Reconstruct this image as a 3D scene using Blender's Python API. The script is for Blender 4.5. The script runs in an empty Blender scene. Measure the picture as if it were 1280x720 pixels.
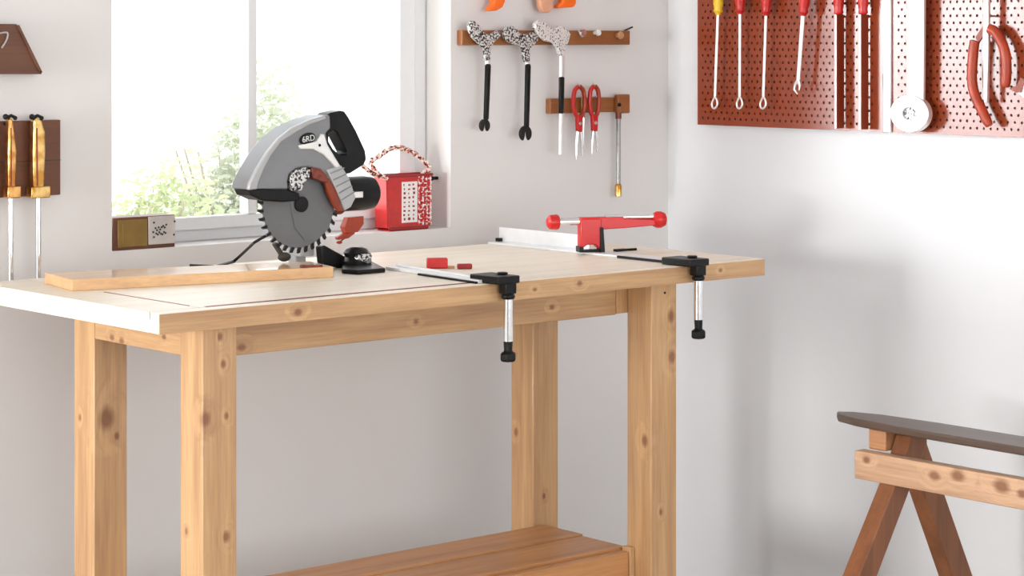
import bpy, bmesh, math, random
from mathutils import Vector, Matrix
R = random.Random(7)
scene = bpy.context.scene
COL = scene.collection

# ---------------------------------------------------------------- camera model
F, HOR, XA, H = 2892.0, 45.0, 4000.0, 1.52
_a = math.atan2(XA - 640, F)                      # angle between view axis and x axis
c_, s_ = math.sin(_a), math.cos(_a)               # cos / sin of the yaw
A = (c_, s_)                                      # x axis as (right, forward)
B = (-s_, c_)                                     # y axis as (right, forward)
def _ray(px, py):
    r = (px - 640) / F
    return Vector((r*A[0] + A[1], r*B[0] + B[1], (HOR - py) / F))
def at_y(px, py, y): r = _ray(px, py); k = y / r.y; return Vector((r.x*k, y, H + r.z*k))
def at_x(px, py, x): r = _ray(px, py); k = x / r.x; return Vector((x, r.y*k, H + r.z*k))
def at_z(px, py, z): r = _ray(px, py); k = (z - H) / r.z; return Vector((r.x*k, r.y*k, z))

YW, XW, T = 4.64, 4.572, 0.99                     # back wall, right wall, bench top height
XP = 4.545                                        # pegboard face

# ---------------------------------------------------------------- materials
def nt(name):
    m = bpy.data.materials.new(name); m.use_nodes = True
    return m, m.node_tree.nodes, m.node_tree.links, m.node_tree.nodes['Principled BSDF']
def c4(c): return (c[0], c[1], c[2], 1)
def srgb(r, g, b):
    f = lambda v: (v/255/12.92) if v/255 <= .04045 else ((v/255+.055)/1.055)**2.4
    return (f(r), f(g), f(b))
def plain(name, col, rough=.5, metal=0, var=.06, scale=40, bump=.02, coat=0, spec=.5):
    m, n, l, p = nt(name)
    tc = n.new('ShaderNodeTexCoord'); no = n.new('ShaderNodeTexNoise')
    no.inputs['Scale'].default_value = scale; no.inputs['Detail'].default_value = 5
    l.new(tc.outputs['Object'], no.inputs['Vector'])
    cr = n.new('ShaderNodeValToRGB')
    cr.color_ramp.elements[0].position = .3; cr.color_ramp.elements[1].position = .7
    cr.color_ramp.elements[0].color = c4([v*(1-var) for v in col]); cr.color_ramp.elements[1].color = c4([min(1, v*(1+var)) for v in col])
    l.new(no.outputs['Fac'], cr.inputs['Fac']); l.new(cr.outputs['Color'], p.inputs['Base Color'])
    b = n.new('ShaderNodeBump'); b.inputs['Strength'].default_value = bump*5; b.inputs['Distance'].default_value = .002
    l.new(no.outputs['Fac'], b.inputs['Height']); l.new(b.outputs['Normal'], p.inputs['Normal'])
    p.inputs['Roughness'].default_value = rough; p.inputs['Metallic'].default_value = metal
    p.inputs['Coat Weight'].default_value = coat; p.inputs['Specular IOR Level'].default_value = spec
    return m
def wood(name, light, dark, axis='X', knots=True, rough=.45, grain=1.0, coat=0, knotscale=4.5, seed=0, contrast=1.0, klist=None):
    m, n, l, p = nt(name)
    tc = n.new('ShaderNodeTexCoord')
    def mapped(sc_along, sc_across):
        mp = n.new('ShaderNodeMapping')
        s = [sc_across]*3; s['XYZ'.index(axis)] = sc_along
        mp.inputs['Scale'].default_value = s; mp.inputs['Location'].default_value = (seed*1.7, seed*2.3, seed*.9)
        l.new(tc.outputs['Object'], mp.inputs['Vector']); return mp
    # knots
    vm = mapped(knotscale*.55, knotscale)
    vo = n.new('ShaderNodeTexVoronoi'); vo.inputs['Scale'].default_value = 1.0; vo.inputs['Randomness'].default_value = 1
    l.new(vm.outputs[0], vo.inputs['Vector'])
    dist = vo.outputs['Distance']
    if klist:
        km_ = n.new('ShaderNodeMapping'); sc_ = [1, 1, 1]; sc_['XYZ'.index(axis)] = .7; km_.inputs['Scale'].default_value = sc_
        l.new(tc.outputs['Object'], km_.inputs['Vector']); prev = None
        for (kx, ky, kz, kr_) in klist:
            kp = [kx, ky, kz]; kp['XYZ'.index(axis)] *= .7
            dn = n.new('ShaderNodeVectorMath'); dn.operation = 'DISTANCE'; dn.inputs[1].default_value = kp; l.new(km_.outputs[0], dn.inputs[0])
            mu = n.new('ShaderNodeMath'); mu.operation = 'MULTIPLY'; mu.inputs[1].default_value = .07/kr_; l.new(dn.outputs['Value'], mu.inputs[0])
            if prev is None: prev = mu
            else:
                mn = n.new('ShaderNodeMath'); mn.operation = 'MINIMUM'; l.new(prev.outputs[0], mn.inputs[0]); l.new(mu.outputs[0], mn.inputs[1]); prev = mn
        dist = prev.outputs[0]
    # distorted grain
    gm = mapped(1.6*grain, 26*grain)
    no = n.new('ShaderNodeTexNoise'); no.inputs['Scale'].default_value = 1.0; no.inputs['Detail'].default_value = 6; no.inputs['Roughness'].default_value = .6
    add = n.new('ShaderNodeVectorMath'); add.operation = 'ADD'
    warp = n.new('ShaderNodeMapRange'); warp.inputs[1].default_value = 0; warp.inputs[2].default_value = .22
    warp.inputs[3].default_value = .9 if knots else 0; warp.inputs[4].default_value = 0
    l.new(dist, warp.inputs[0])
    l.new(gm.outputs[0], add.inputs[0]); l.new(warp.outputs[0], add.inputs[1]); l.new(add.outputs[0], no.inputs['Vector'])
    fm = mapped(8*grain, 220*grain)
    fn = n.new('ShaderNodeTexNoise'); fn.inputs['Scale'].default_value = 1.0; fn.inputs['Detail'].default_value = 3
    l.new(fm.outputs[0], fn.inputs['Vector'])
    cr = n.new('ShaderNodeValToRGB'); e = cr.color_ramp.elements
    mid = [(light[i]*.45+dark[i]*.55) for i in range(3)]
    mix0 = [(light[i]*(1-.8*contrast)+mid[i]*.8*contrast) for i in range(3)]
    e[0].position = .32; e[0].color = c4(mix0); e[1].position = .62; e[1].color = c4(light)
    l.new(no.outputs['Fac'], cr.inputs['Fac'])
    mx = n.new('ShaderNodeMixRGB'); mx.blend_type = 'MULTIPLY'; mx.inputs['Fac'].default_value = .35*contrast
    l.new(cr.outputs['Color'], mx.inputs[1]); l.new(fn.outputs['Color'], mx.inputs[2])
    fr = n.new('ShaderNodeValToRGB'); fr.color_ramp.elements[0].position = .3; fr.color_ramp.elements[0].color = (.62, .55, .5, 1); fr.color_ramp.elements[1].position = .6; fr.color_ramp.elements[1].color = (1, 1, 1, 1)
    l.new(fn.outputs['Fac'], fr.inputs['Fac']); l.new(fr.outputs['Color'], mx.inputs[2])
    out = mx
    if knots:
        kr = n.new('ShaderNodeValToRGB'); k = kr.color_ramp.elements
        k[0].position = .035; k[0].color = (1, 1, 1, 1); k[1].position = .085; k[1].color = (0, 0, 0, 1)
        ka = n.new('ShaderNodeMath'); ka.operation = 'MULTIPLY_ADD'; ka.inputs[1].default_value = .05; l.new(fn.outputs['Fac'], ka.inputs[0]); l.new(dist, ka.inputs[2])
        kb = n.new('ShaderNodeMath'); kb.operation = 'SUBTRACT'; kb.inputs[1].default_value = .025; l.new(ka.outputs[0], kb.inputs[0]); l.new(kb.outputs[0], kr.inputs['Fac'])
        km = n.new('ShaderNodeMixRGB'); km.inputs[2].default_value = c4(dark)
        kf = n.new('ShaderNodeMath'); kf.operation = 'MULTIPLY'; kf.inputs[1].default_value = .85
        l.new(kr.outputs['Color'], kf.inputs[0]); l.new(kf.outputs[0], km.inputs['Fac']); l.new(mx.outputs['Color'], km.inputs[1])
        out = km
    l.new(out.outputs['Color'], p.inputs['Base Color'])
    b = n.new('ShaderNodeBump'); b.inputs['Strength'].default_value = .25; b.inputs['Distance'].default_value = .001
    l.new(fn.outputs['Fac'], b.inputs['Height']); l.new(b.outputs['Normal'], p.inputs['Normal'])
    p.inputs['Roughness'].default_value = rough; p.inputs['Coat Weight'].default_value = coat
    return m
def speckle(name, c1, c2, scale, rough=.3, metal=1.0, lo=.45, hi=.55, c3=None):
    m, n, l, p = nt(name)
    tc = n.new('ShaderNodeTexCoord'); vo = n.new('ShaderNodeTexNoise'); vo.inputs['Scale'].default_value = scale; vo.inputs['Detail'].default_value = 2
    l.new(tc.outputs['Object'], vo.inputs['Vector'])
    cr = n.new('ShaderNodeValToRGB'); e = cr.color_ramp.elements
    e[0].position = lo; e[0].color = c4(c1); e[1].position = hi; e[1].color = c4(c2)
    if c3: q = e.new(min(1, hi+.07)); q.color = c4(c3)
    l.new(vo.outputs['Fac'], cr.inputs['Fac']); l.new(cr.outputs['Color'], p.inputs['Base Color'])
    b = n.new('ShaderNodeBump'); b.inputs['Strength'].default_value = .6; b.inputs['Distance'].default_value = .002
    l.new(vo.outputs['Fac'], b.inputs['Height']); l.new(b.outputs['Normal'], p.inputs['Normal'])
    p.inputs['Roughness'].default_value = rough; p.inputs['Metallic'].default_value = metal
    return m

PL, PD = (.66, .405, .195), (.22, .075, .025)
def KL(origin, items):
    return [tuple(at_y(px, py, p) - Vector(origin)) + (r,) if pl == 'y' else tuple(at_x(px, py, p) - Vector(origin)) + (r,) for (pl, p, px, py, r) in items]
WB = (3.2, 4.1, 0)
M = {}
for ax in 'XYZ':
    for s in range(5):
        M['pine'+ax+str(s)] = wood('pine_'+ax+str(s), PL, PD, ax, seed=s+1)
def pine(nm, ax, items, seed): M[nm] = wood(nm, PL, PD, ax, seed=seed, klist=KL(WB, items), coat=.3)
pine('pine_leg_a', 'Z', [('y',3.815,257,524,.012),('y',3.815,283,520,.006),('y',3.815,279,455,.007),('y',3.815,283,671,.009),('y',3.815,275,421,.007),('x',2.487,233,664,.005)], 1)
pine('pine_leg_b', 'Z', [('y',3.815,839,395,.011),('y',3.815,840,446,.012),('x',3.705,806,551,.011),('y',3.815,826,640,.006)], 2)
pine('pine_leg_c', 'Z', [('y',4.226,133,523,.019),('x',2.487,100,522,.006),('y',4.226,146,545,.006)], 3)
pine('pine_leg_d', 'Z', [('x',3.705,645,540,.008),('y',4.226,680,620,.006)], 4)
pine('pine_rail', 'Y', [('x',2.489,140,422,.007),('x',2.489,152,426,.008),('x',2.489,205,421,.006)], 2)
pine('pine_apron', 'X', [('y',3.897,302,434,.009),('y',3.897,520,402,.006),('y',3.897,690,384,.006)], 3)
pine('pine_edge', 'X', [('y',3.785,372,390,.008),('y',3.785,668,362,.005),('y',3.785,724,354,.007),('y',3.785,900,338,.005)], 4)
M['pine_top'] = wood('pine_top', (.92, .84, .71), (.48, .27, .13), 'X', seed=9, rough=.42, contrast=.35, knotscale=3)  # paler than the other pine: bright light on the top put into colour
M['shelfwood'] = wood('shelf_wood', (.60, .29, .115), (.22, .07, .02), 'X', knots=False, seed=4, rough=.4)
M['plank'] = wood('plank_wood', (.78, .48, .23), (.3, .12, .04), 'X', knots=False, seed=6, rough=.3, coat=.6, contrast=.7)
M['block'] = wood('block_wood', (.55, .27, .13), (.16, .05, .02), 'Y', seed=7, rough=.5, knots=False)
M['beam'] = wood('beam_wood', (.68, .43, .27), (.22, .085, .035), 'Y', seed=3, rough=.5, klist=KL((4.08,3.1,0), [('x',4.0,1083,575,.008),('x',4.0,1168,595,.012),('x',4.0,1197,594,.014),('x',4.0,1252,608,.016),('x',4.0,1278,617,.010)]))
M['brownleg'] = wood('brown_stained_wood', (.26, .095, .035), (.07, .02, .01), 'Z', knots=False, seed=2, rough=.5)
M['darkboard'] = wood('weathered_dark_wood', (.13, .085, .065), (.03, .02, .015), 'Y', knots=False, seed=5, rough=.35)
M['rack'] = wood('rack_wood', (.34, .12, .033), (.14, .045, .015), 'X', knots=False, seed=3, rough=.4)
M['walnut'] = wood('walnut_wood', (.16, .058, .026), (.05, .015, .008), 'X', knots=False, seed=8, rough=.45)
M['wall'] = plain('painted_wall', (.76, .735, .72), .75, var=.012, scale=3, bump=.01)
M['wallr'] = plain('painted_wall_right', (.735, .745, .765), .75, var=.012, scale=3, bump=.01)
M['ceil'] = plain('ceiling_paint', (.8, .79, .78), .8, var=.01)
M['floor'] = plain('concrete_floor', (.42, .40, .38), .6, var=.1, scale=6)
M['frame'] = plain('window_frame_paint', (.80, .81, .82), .4, var=.01)
M['steel'] = plain('brushed_steel', (.62, .62, .62), .28, 1, var=.08, scale=90)
M['greysteel'] = plain('grey_tool_steel', (.30, .30, .29), .35, .8, var=.15, scale=60)
M['brasswarm'] = speckle('warm_brass', (.50, .20, .05), (.82, .46, .16), 35, rough=.25, lo=.4, hi=.6)
M['chrome'] = plain('chrome', (.82, .82, .83), .12, 1, var=.03)
M['satin'] = plain('satin_chrome_tool', (.86, .85, .83), .42, .75, var=.03, scale=30)
M['alu'] = plain('white_aluminium', (.84, .85, .86), .35, .25, var=.03)
M['black'] = plain('black_plastic', (.006, .006, .0065), .36, var=.2, spec=.25)
M['blackmetal'] = plain('black_metal', (.009, .009, .009), .3, .1, var=.3, spec=.3)
M['red'] = plain('red_enamel', (.56, .007, .006), .32, var=.05, coat=.1)
M['redp'] = plain('red_plastic', (.52, .012, .010), .35, var=.12, scale=60, coat=.2)
M['darkred'] = plain('dark_red_plastic', (.30, .012, .012), .4, var=.15)
M['orange'] = plain('orange_plastic', (.95, .16, .012), .35, var=.04)
M['peach'] = plain('peach_wood_handle', (.72, .36, .22), .5, var=.08)
M['yellow'] = plain('yellow_plastic', (.82, .52, .015), .3, var=.08, coat=.3)
M['brass'] = speckle('brass', (.55, .27, .06), (.85, .58, .22), 35, rough=.25, lo=.4, hi=.6)
M['brassflat'] = plain('aged_brass', (.30, .19, .055), .4, .6, var=.15, scale=25)
M['guard'] = plain('grey_cast_guard', (.235, .24, .25), .38, .15, var=.03)
M['guardlight'] = plain('silver_guard', (.44, .445, .45), .3, .2, var=.04)
M['blade'] = plain('saw_blade_steel', (.16, .163, .167), .5, .2, var=.03)
M['tooth'] = speckle('saw_tooth_steel', (.03, .03, .03), (.85, .85, .85), 90, lo=.48, hi=.52)
M['ornate'] = speckle('mottled_chrome', (.02, .02, .02), (.72, .71, .69), 190, rough=.3, metal=.4, lo=.46, hi=.52)
M['rope'] = speckle('speckled_cord', (.02, .015, .01), (.70, .05, .03), 130, rough=.5, metal=0, lo=.40, hi=.45, c3=(.85, .78, .68))
M['lattice'] = speckle('red_white_lattice', (.55, .012, .012), (.85, .80, .78), 120, rough=.4, metal=0, lo=.48, hi=.54)
M['label'] = plain('white_label', (.85, .84, .82), .5, var=.02)
M['silverlabel'] = plain('silver_label', (.62, .58, .55), .4, .3, var=.05)
M['ink'] = plain('dark_ink', (.03, .025, .02), .6)
M['copper'] = plain('reddish_copper', (.20, .045, .03), .35, .4, var=.3, scale=80)
M['plier'] = plain('orange_red_grip', (.36, .036, .008), .4, var=.15, scale=30)
M['tan'] = plain('tan_wood', (.52, .26, .12), .5, var=.15)
M['file'] = plain('dark_red_brown', (.24, .032, .009), .45, var=.1)  # on the file blades this colour carries the shade on the steel
m, n, l, p = nt('pegboard_lacquer'); M['peg'] = m
p.inputs['Base Color'].default_value = (.25, .04, .010, 1); p.inputs['Roughness'].default_value = .45
p.inputs['Specular IOR Level'].default_value = .0; p.inputs['Coat Weight'].default_value = 1.0; p.inputs['Coat Roughness'].default_value = .27; p.inputs['Coat IOR'].default_value = 1.6
_tc = n.new('ShaderNodeTexCoord'); _no = n.new('ShaderNodeTexNoise'); _no.inputs['Scale'].default_value = 60
l.new(_tc.outputs['Object'], _no.inputs['Vector']); _b = n.new('ShaderNodeBump'); _b.inputs['Strength'].default_value = .1; _b.inputs['Distance'].default_value = .001
l.new(_no.outputs['Fac'], _b.inputs['Height']); l.new(_b.outputs['Normal'], p.inputs['Normal'])
M['pegback'] = plain('pegboard_backing', (.06, .012, .008), .8)
# window glass: mostly clear, faint mirror
m, n, l, p = nt('window_glass'); M['glass'] = m
n.remove(p); tr = n.new('ShaderNodeBsdfTransparent'); tr.inputs[0].default_value = (.97, .98, .98, 1); gl = n.new('ShaderNodeBsdfGlossy'); gl.inputs['Roughness'].default_value = .02
mi = n.new('ShaderNodeMixShader'); lw = n.new('ShaderNodeLayerWeight'); pw = n.new('ShaderNodeMath'); pw.operation = 'POWER'; pw.inputs[1].default_value = 5
l.new(lw.outputs['Facing'], pw.inputs[0]); ad = n.new('ShaderNodeMath'); ad.operation = 'ADD'; ad.inputs[1].default_value = .03; l.new(pw.outputs[0], ad.inputs[0])
l.new(ad.outputs[0], mi.inputs[0]); l.new(tr.outputs[0], mi.inputs[1]); l.new(gl.outputs[0], mi.inputs[2]); l.new(mi.outputs[0], n['Material Output'].inputs[0])
# leaves, thin and translucent
def leafmat(name, col):
    m, n, l, p = nt(name)
    d = n.new('ShaderNodeBsdfDiffuse'); d.inputs[0].default_value = c4(col); t = n.new('ShaderNodeBsdfTranslucent'); t.inputs[0].default_value = c4(col)
    mi = n.new('ShaderNodeMixShader'); mi.inputs[0].default_value = .5; l.new(d.outputs[0], mi.inputs[1]); l.new(t.outputs[0], mi.inputs[2]); l.new(mi.outputs[0], n['Material Output'].inputs[0])
    return m
M['leaf'] = leafmat('pale_leaf', (.56, .60, .38)); M['leaf2'] = leafmat('pale_grey_leaf', (.58, .60, .48))
M['twig'] = plain('twig_bark', (.35, .30, .24), .8)
M['ground'] = plain('pale_gravel', (.85, .85, .82), .9, var=.04, scale=8)

# ---------------------------------------------------------------- mesh helpers
class MB:
    def __init__(s, mat=None): s.bm = bmesh.new(); s.mx = mat or Matrix()
    def v(s, p): return s.bm.verts.new(s.mx @ Vector(p))
    def box(s, x0, x1, y0, y1, z0, z1):
        vs = [s.v(p) for p in ((x0,y0,z0),(x1,y0,z0),(x1,y1,z0),(x0,y1,z0),(x0,y0,z1),(x1,y0,z1),(x1,y1,z1),(x0,y1,z1))]
        for f in ((3,2,1,0),(4,5,6,7),(0,1,5,4),(1,2,6,5),(2,3,7,6),(3,0,4,7)): s.bm.faces.new([vs[i] for i in f])
        return s
    def bar(s, p0, p1, w, h, up=(0,0,1)):
        p0, p1 = Vector(p0), Vector(p1); d = (p1-p0).normalized(); u = Vector(up)
        a = d.cross(u).normalized(); b = a.cross(d).normalized()
        q = [(-w/2,-h/2),(w/2,-h/2),(w/2,h/2),(-w/2,h/2)]
        r0 = [s.v(p0+a*i+b*j) for i,j in q]; r1 = [s.v(p1+a*i+b*j) for i,j in q]
        s.bm.faces.new(r0[::-1]); s.bm.faces.new(r1)
        for i in range(4): s.bm.faces.new([r0[i], r0[(i+1)%4], r1[(i+1)%4], r1[i]])
        return s
    def prism(s, pts, vec, hole=None):
        """polygon pts (3D, planar) extruded by vec; optional hole polygon."""
        vec = Vector(vec); pts = [Vector(p) for p in pts]
        if hole is None:
            a = [s.v(p) for p in pts]; b = [s.v(p+vec) for p in pts]
            s.bm.faces.new(a); s.bm.faces.new(b[::-1])
            for i in range(len(a)): s.bm.faces.new([a[i], b[i], b[(i+1)%len(a)], a[(i+1)%len(a)]])
        else:
            hole = [Vector(p) for p in hole]
            def loop(ps, off): 
                vs = [s.v(p+off) for p in ps]; es = [s.bm.edges.new((vs[i], vs[(i+1)%len(vs)])) for i in range(len(vs))]
                return vs, es
            rings = []
            for off in (Vector(), vec):
                v1, e1 = loop(pts, off); v2, e2 = loop(hole, off)
                bmesh.ops.triangle_fill(s.bm, use_beauty=True, edges=e1+e2)
                rings.append((v1, v2))
            for k in (0, 1):
                a, b = rings[0][k], rings[1][k]
                for i in range(len(a)): s.bm.faces.new([a[i], b[i], b[(i+1)%len(a)], a[(i+1)%len(a)]])
        return s
    def tube(s, pts, r, seg=12, caps=True, flat=None):
        pts = [Vector(p) for p in pts]; rs = r if isinstance(r, (list, tuple)) else [r]*len(pts)
        rings = []; prev = None
        for i, p in enumerate(pts):
            d = (pts[min(i+1, len(pts)-1)] - pts[max(i-1, 0)]).normalized()
            if prev is None: a = d.orthogonal().normalized() if flat is None else (Vector(flat)-d*d.dot(Vector(flat))).normalized()
            else: a = (prev - d*prev.dot(d)).normalized()
            prev = a; b = d.cross(a)
            fl = .45 if flat is not None else 1
            rings.append([s.v(p + (a*math.cos(t)*fl + b*math.sin(t))*rs[i]) for t in [2*math.pi*k/seg for k in range(seg)]])
        for i in range(len(rings)-1):
            for k in range(seg): s.bm.faces.new([rings[i][k], rings[i][(k+1)%seg], rings[i+1][(k+1)%seg], rings[i+1][k]])
        if caps: s.bm.faces.new(rings[0][::-1]); s.bm.faces.new(rings[-1])
        return s
    def cyl(s, p0, p1, r, seg=20, r1=None): return s.tube([p0, p1], [r, r if r1 is None else r1], seg)
    def lathe(s, p0, axis, prof, seg=24):
        """prof: list of (distance along axis, radius)"""
        p0 = Vector(p0); d = Vector(axis).normalized()
        a = d.orthogonal().normalized(); b = d.cross(a); rings = []
        for t, r in prof: rings.append([s.v(p0 + d*t + (a*math.cos(q)+b*math.sin(q))*max(r, 1e-4)) for q in [2*math.pi*k/seg for k in range(seg)]])
        for i in range(len(rings)-1):
            for k in range(seg): s.bm.faces.new([rings[i][k], rings[i][(k+1)%seg], rings[i+1][(k+1)%seg], rings[i+1][k]])
        s.bm.faces.new(rings[0][::-1]); s.bm.faces.new(rings[-1]); return s
    def ball(s, c, r, sc=(1,1,1), seg=16):
        bmesh.ops.create_uvsphere(s.bm, u_segments=seg, v_segments=seg//2+2, radius=1, matrix=s.mx @ Matrix.Translation(c) @ Matrix.Diagonal((r*sc[0], r*sc[1], r*sc[2], 1)))
        return s
    def ring(s, c, axis, R0, r, seg=24, a0=0, a1=2*math.pi, side=None):
        c = Vector(c); d = Vector(axis).normalized(); a = (Vector(side) if side else d.orthogonal()).normalized(); b = d.cross(a)
        full = abs(a1-a0-2*math.pi) < 1e-4; n_ = seg+1
        pts = [c + (a*math.cos(a0+(a1-a0)*i/seg)+b*math.sin(a0+(a1-a0)*i/seg))*R0 for i in range(n_)]
        return s.tube(pts, r, 10, caps=not full)
def build(name, mb, mat, parent=None, loc=None, bev=0, smooth=True, label=None, seg=2):
    bmesh.ops.recalc_face_normals(mb.bm, faces=mb.bm.faces)
    me = bpy.data.meshes.new(name)
    o = bpy.data.objects.new(name, me); COL.objects.link(o)
    off = Vector(parent['_o']) if parent is not None else Vector(loc or (0,0,0))
    bmesh.ops.translate(mb.bm, verts=mb.bm.verts, vec=-off)
    mb.bm.to_mesh(me); mb.bm.free()
    me.materials.append(M[mat] if isinstance(mat, str) else mat)
    o['_o'] = tuple(off)
    if parent is None: o.location = off
    else: o.parent = parent
    if smooth:
        for f in me.polygons: f.use_smooth = True
        me.set_sharp_from_angle(angle=math.radians(35))
    if bev:
        b = o.modifiers.new('bevel', 'BEVEL'); b.width = bev; b.segments = seg; b.limit_method = 'ANGLE'; b.angle_limit = math.radians(40); b.harden_normals = False
    if label: o['label'] = label
    return o
def tag(o, label, cat, group=None, kind=None):
    o['label'] = label; o['category'] = cat
    if group: o['group'] = group
    if kind: o['kind'] = kind
    return o
def thing(name, loc, label, cat, group=None):
    o = bpy.data.objects.new(name, None); COL.objects.link(o); o.location = loc; o['_o'] = tuple(loc); o.empty_display_size = .05
    return tag(o, label, cat, group)
def struct(name, mb, mat, parent=None, bev=0):
    o = build(name, mb, mat, parent, bev=bev, smooth=False)
    if parent is None: o['kind'] = 'structure'
    return o

# ================================================================ SETTING
X0, Y0, ZC = -3.4, -1.6, 2.6
WX0, WX1, WZ0, WZ1 = 2.778, 3.784, 1.024, 2.10
YF0, YF1 = 4.730, 4.775                            # window frame depth
YO = 4.79
struct('floor', MB().box(X0-.1, XW+.1, Y0-.1, YO, -.1, 0), 'floor')
struct('ceiling', MB().box(X0-.1, XW+.1, Y0-.1, YO, ZC, ZC+.1), 'ceil')
struct('wall_right', MB().box(XW, XW+.12, Y0-.1, YO, 0, ZC), 'wallr')
# back wall round the window; its unseen left reveal is splayed to widen the sun patch
SP = 2.45
w = MB()
w.prism([(X0,YW,0),(WX0,YW,0),(SP,YO,0),(X0,YO,0)], (0,0,ZC))
w.box(WX1, XW, YW, YO, 0, ZC)
w.prism([(WX0,YW,0),(WX1,YW,0),(WX1,YO,0),(SP,YO,0)], (0,0,WZ0))
w.prism([(WX0,YW,WZ1),(WX1,YW,WZ1),(WX1,YO,WZ1),(SP,YO,WZ1)], (0,0,ZC-WZ1))
struct('wall_back', w, 'wall')
# left wall with a wide window opening, rear wall with an opening added for fill (both outside the view)
w = MB().box(X0-.12, X0, Y0-.1, 3.25, 0, ZC).box(X0-.12, X0, 4.58, YO, 0, ZC).box(X0-.12, X0, 3.25, 4.58, 0, .1).box(X0-.12, X0, 3.25, 4.58, 2.45, ZC)
struct('wall_left', w, 'wall')
w = MB().box(X0, -.3, Y0-.12, Y0, 0, ZC).box(4.2, XW, Y0-.12, Y0, 0, ZC).box(-.3, 4.2, Y0-.12, Y0, 0, .5).box(-.3, 4.2, Y0-.12, Y0, 2.45, ZC)
struct('wall_rear', w, 'wall')
# window
win = bpy.data.objects.new('window_1', None); COL.objects.link(win); win.location = (3.2, 4.75, WZ0); win['_o'] = (3.2, 4.75, WZ0); win['kind'] = 'structure'
GX1, GZ0 = 3.688, 1.083
f = MB().box(SP+.04, WX1, YF0+.012, YF1, WZ0, 1.052).box(WX1-.045, WX1, YF0+.012, YF1, 1.052, WZ1).box(SP+.04, WX1, YF0+.012, YF1, WZ1-.05, WZ1).box(SP+.04, SP+.09, YF0+.012, YF1, 1.052, WZ1-.05)
build('window_frame', f, 'frame', win, bev=.003)
f = MB().box(SP+.09, WX1-.045, YF0, YF0+.03, 1.052, GZ0).box(GX1, WX1-.045, YF0, YF0+.03, GZ0, WZ1-.05).box(SP+.09, SP+.13, YF0, YF0+.03, GZ0, WZ1-.05)
build('window_sash', f, 'frame', win, bev=.003)
build('window_mullion', MB().box(3.214, 3.240, YF0-.004, YF0+.035, GZ0, WZ1-.05), 'frame', win, bev=.003)
build('window_pane', MB().box(SP+.13, 3.214, YF0+.012, YF0+.016, GZ0, WZ1-.05), 'glass', win, smooth=False)
build('window_pane', MB().box(3.240, GX1, YF0+.012, YF0+.016, GZ0, WZ1-.05), 'glass', win, smooth=False)

# outdoors
struct('ground', MB().box(-30, 40, YO+.6, 60, -.5, -.4), 'ground')
def bush(name, cx, cy, zb, rx, ry, rz, nleaf, mat, label, s=.05):
    t = thing(name, (cx, cy, zb), label, 'shrub')
    b = MB()
    for i in range(nleaf):
        while True:
            q = Vector((R.uniform(-1,1), R.uniform(-1,1), R.uniform(-1,1)))
            if q.length < 1: break
        q = q * (.75 + .25*R.random())
        lump = .8 + .3*math.sin(3.1*q.x+cx)*math.cos(2.3*q.y)
        p = Vector((cx+q.x*rx, cy+q.y*ry, zb+rz*lump*(1+q.z)))
        u = Vector((R.gauss(0,1), R.gauss(0,1), R.gauss(0,1))).normalized(); v_ = u.orthogonal().normalized(); k = s*R.uniform(.5, 1.3)
        b.bm.faces.new([b.v(p), b.v(p+u*k*.5+v_*k*.25), b.v(p+u*k), b.v(p+u*k*.5-v_*k*.25)])
    build('foliage', b, mat, t, smooth=False)
    st = MB()
    for i in range(9):
        a = i*.7; st.tube([(cx, cy, zb-.3*0), (cx+math.cos(a)*rx*.3, cy+math.sin(a)*ry*.3, zb+rz*.9), (cx+math.cos(a)*rx*.6, cy+math.sin(a)*ry*.6, zb+rz*1.45)], [.02, .012, .005], 6)
    build('stems', st, 'twig', t)
bush('garden_shrub', 5.45, 9.2, -.4, .72, .5, .80, 15000, 'leaf', 'pale yellow-green shrub seen low in the left window pane')
bush('garden_shrub', 6.75, 10.0, -.4, .58, .5, .92, 13000, 'leaf2', 'taller pale grey-green shrub next to the window mullion', .055)

# ================================================================ WORKBENCH
LX0, LX1, RX0, RX1 = 2.487, 2.567, 3.705, 3.787
FY0, FY1, BY0, BY1 = 3.815, 3.895, 4.226, 4.308
TX0, TX1, TY0, TY1, TB = 2.37, 4.05, 3.787, 4.515, .950
wb = thing('workbench', (3.2, 4.1, 0), 'long light pine workbench under the window with a slatted lower shelf', 'workbench')
tt = MB()
g = .003
tt.box(TX0, TX1, TY0, TY0+.0305, TB, T)                       # front edging
tt.box(TX0, 2.485-g, TY0+.034, TY1, TB, T)                   # end board
tt.box(2.485, TX1, TY0+.036, 4.04, TB, T)
tt.box(2.485, TX1, 4.0425, 4.28, TB, T)
tt.box(2.485, TX1, 4.2825, TY1, TB, T)
tt.box(TX0+.0005, TX1-.0005, TY0+.01, TY1-.01, TB+.002, T-.014)
build('tabletop', tt, 'pine_top', wb, bev=.0012)
build('edge_board', MB().box(TX0, TX1+.0005, TY0-.0035, TY0-.0002, TB, T-.002), 'pine_edge', wb)
AZ = at_y(530, 417, 3.897).z - .004; AXR = at_y(770, 380, 3.897).x
build('apron', MB().box(LX0+.031, AXR, 3.897, 3.925, AZ, TB), 'pine_apron', wb, bev=.002)
build('apron', MB().box(LX1, RX0, BY1-.03, BY1, .888, TB), 'pineX2', wb, bev=.002)
build('side_rail', MB().box(LX0+.002, LX0+.03, FY1, BY0, .888, TB), 'pine_rail', wb, bev=.002)
build('side_rail', MB().box(RX1-.03, RX1-.002, FY1, BY0, .888, TB), 'pineY2', wb, bev=.002)
build('cleat', MB().box(AXR+.0005, RX0+.02, 3.8955, 3.926, AZ+.002, TB), 'pineZ2', wb, bev=.002)
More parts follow.
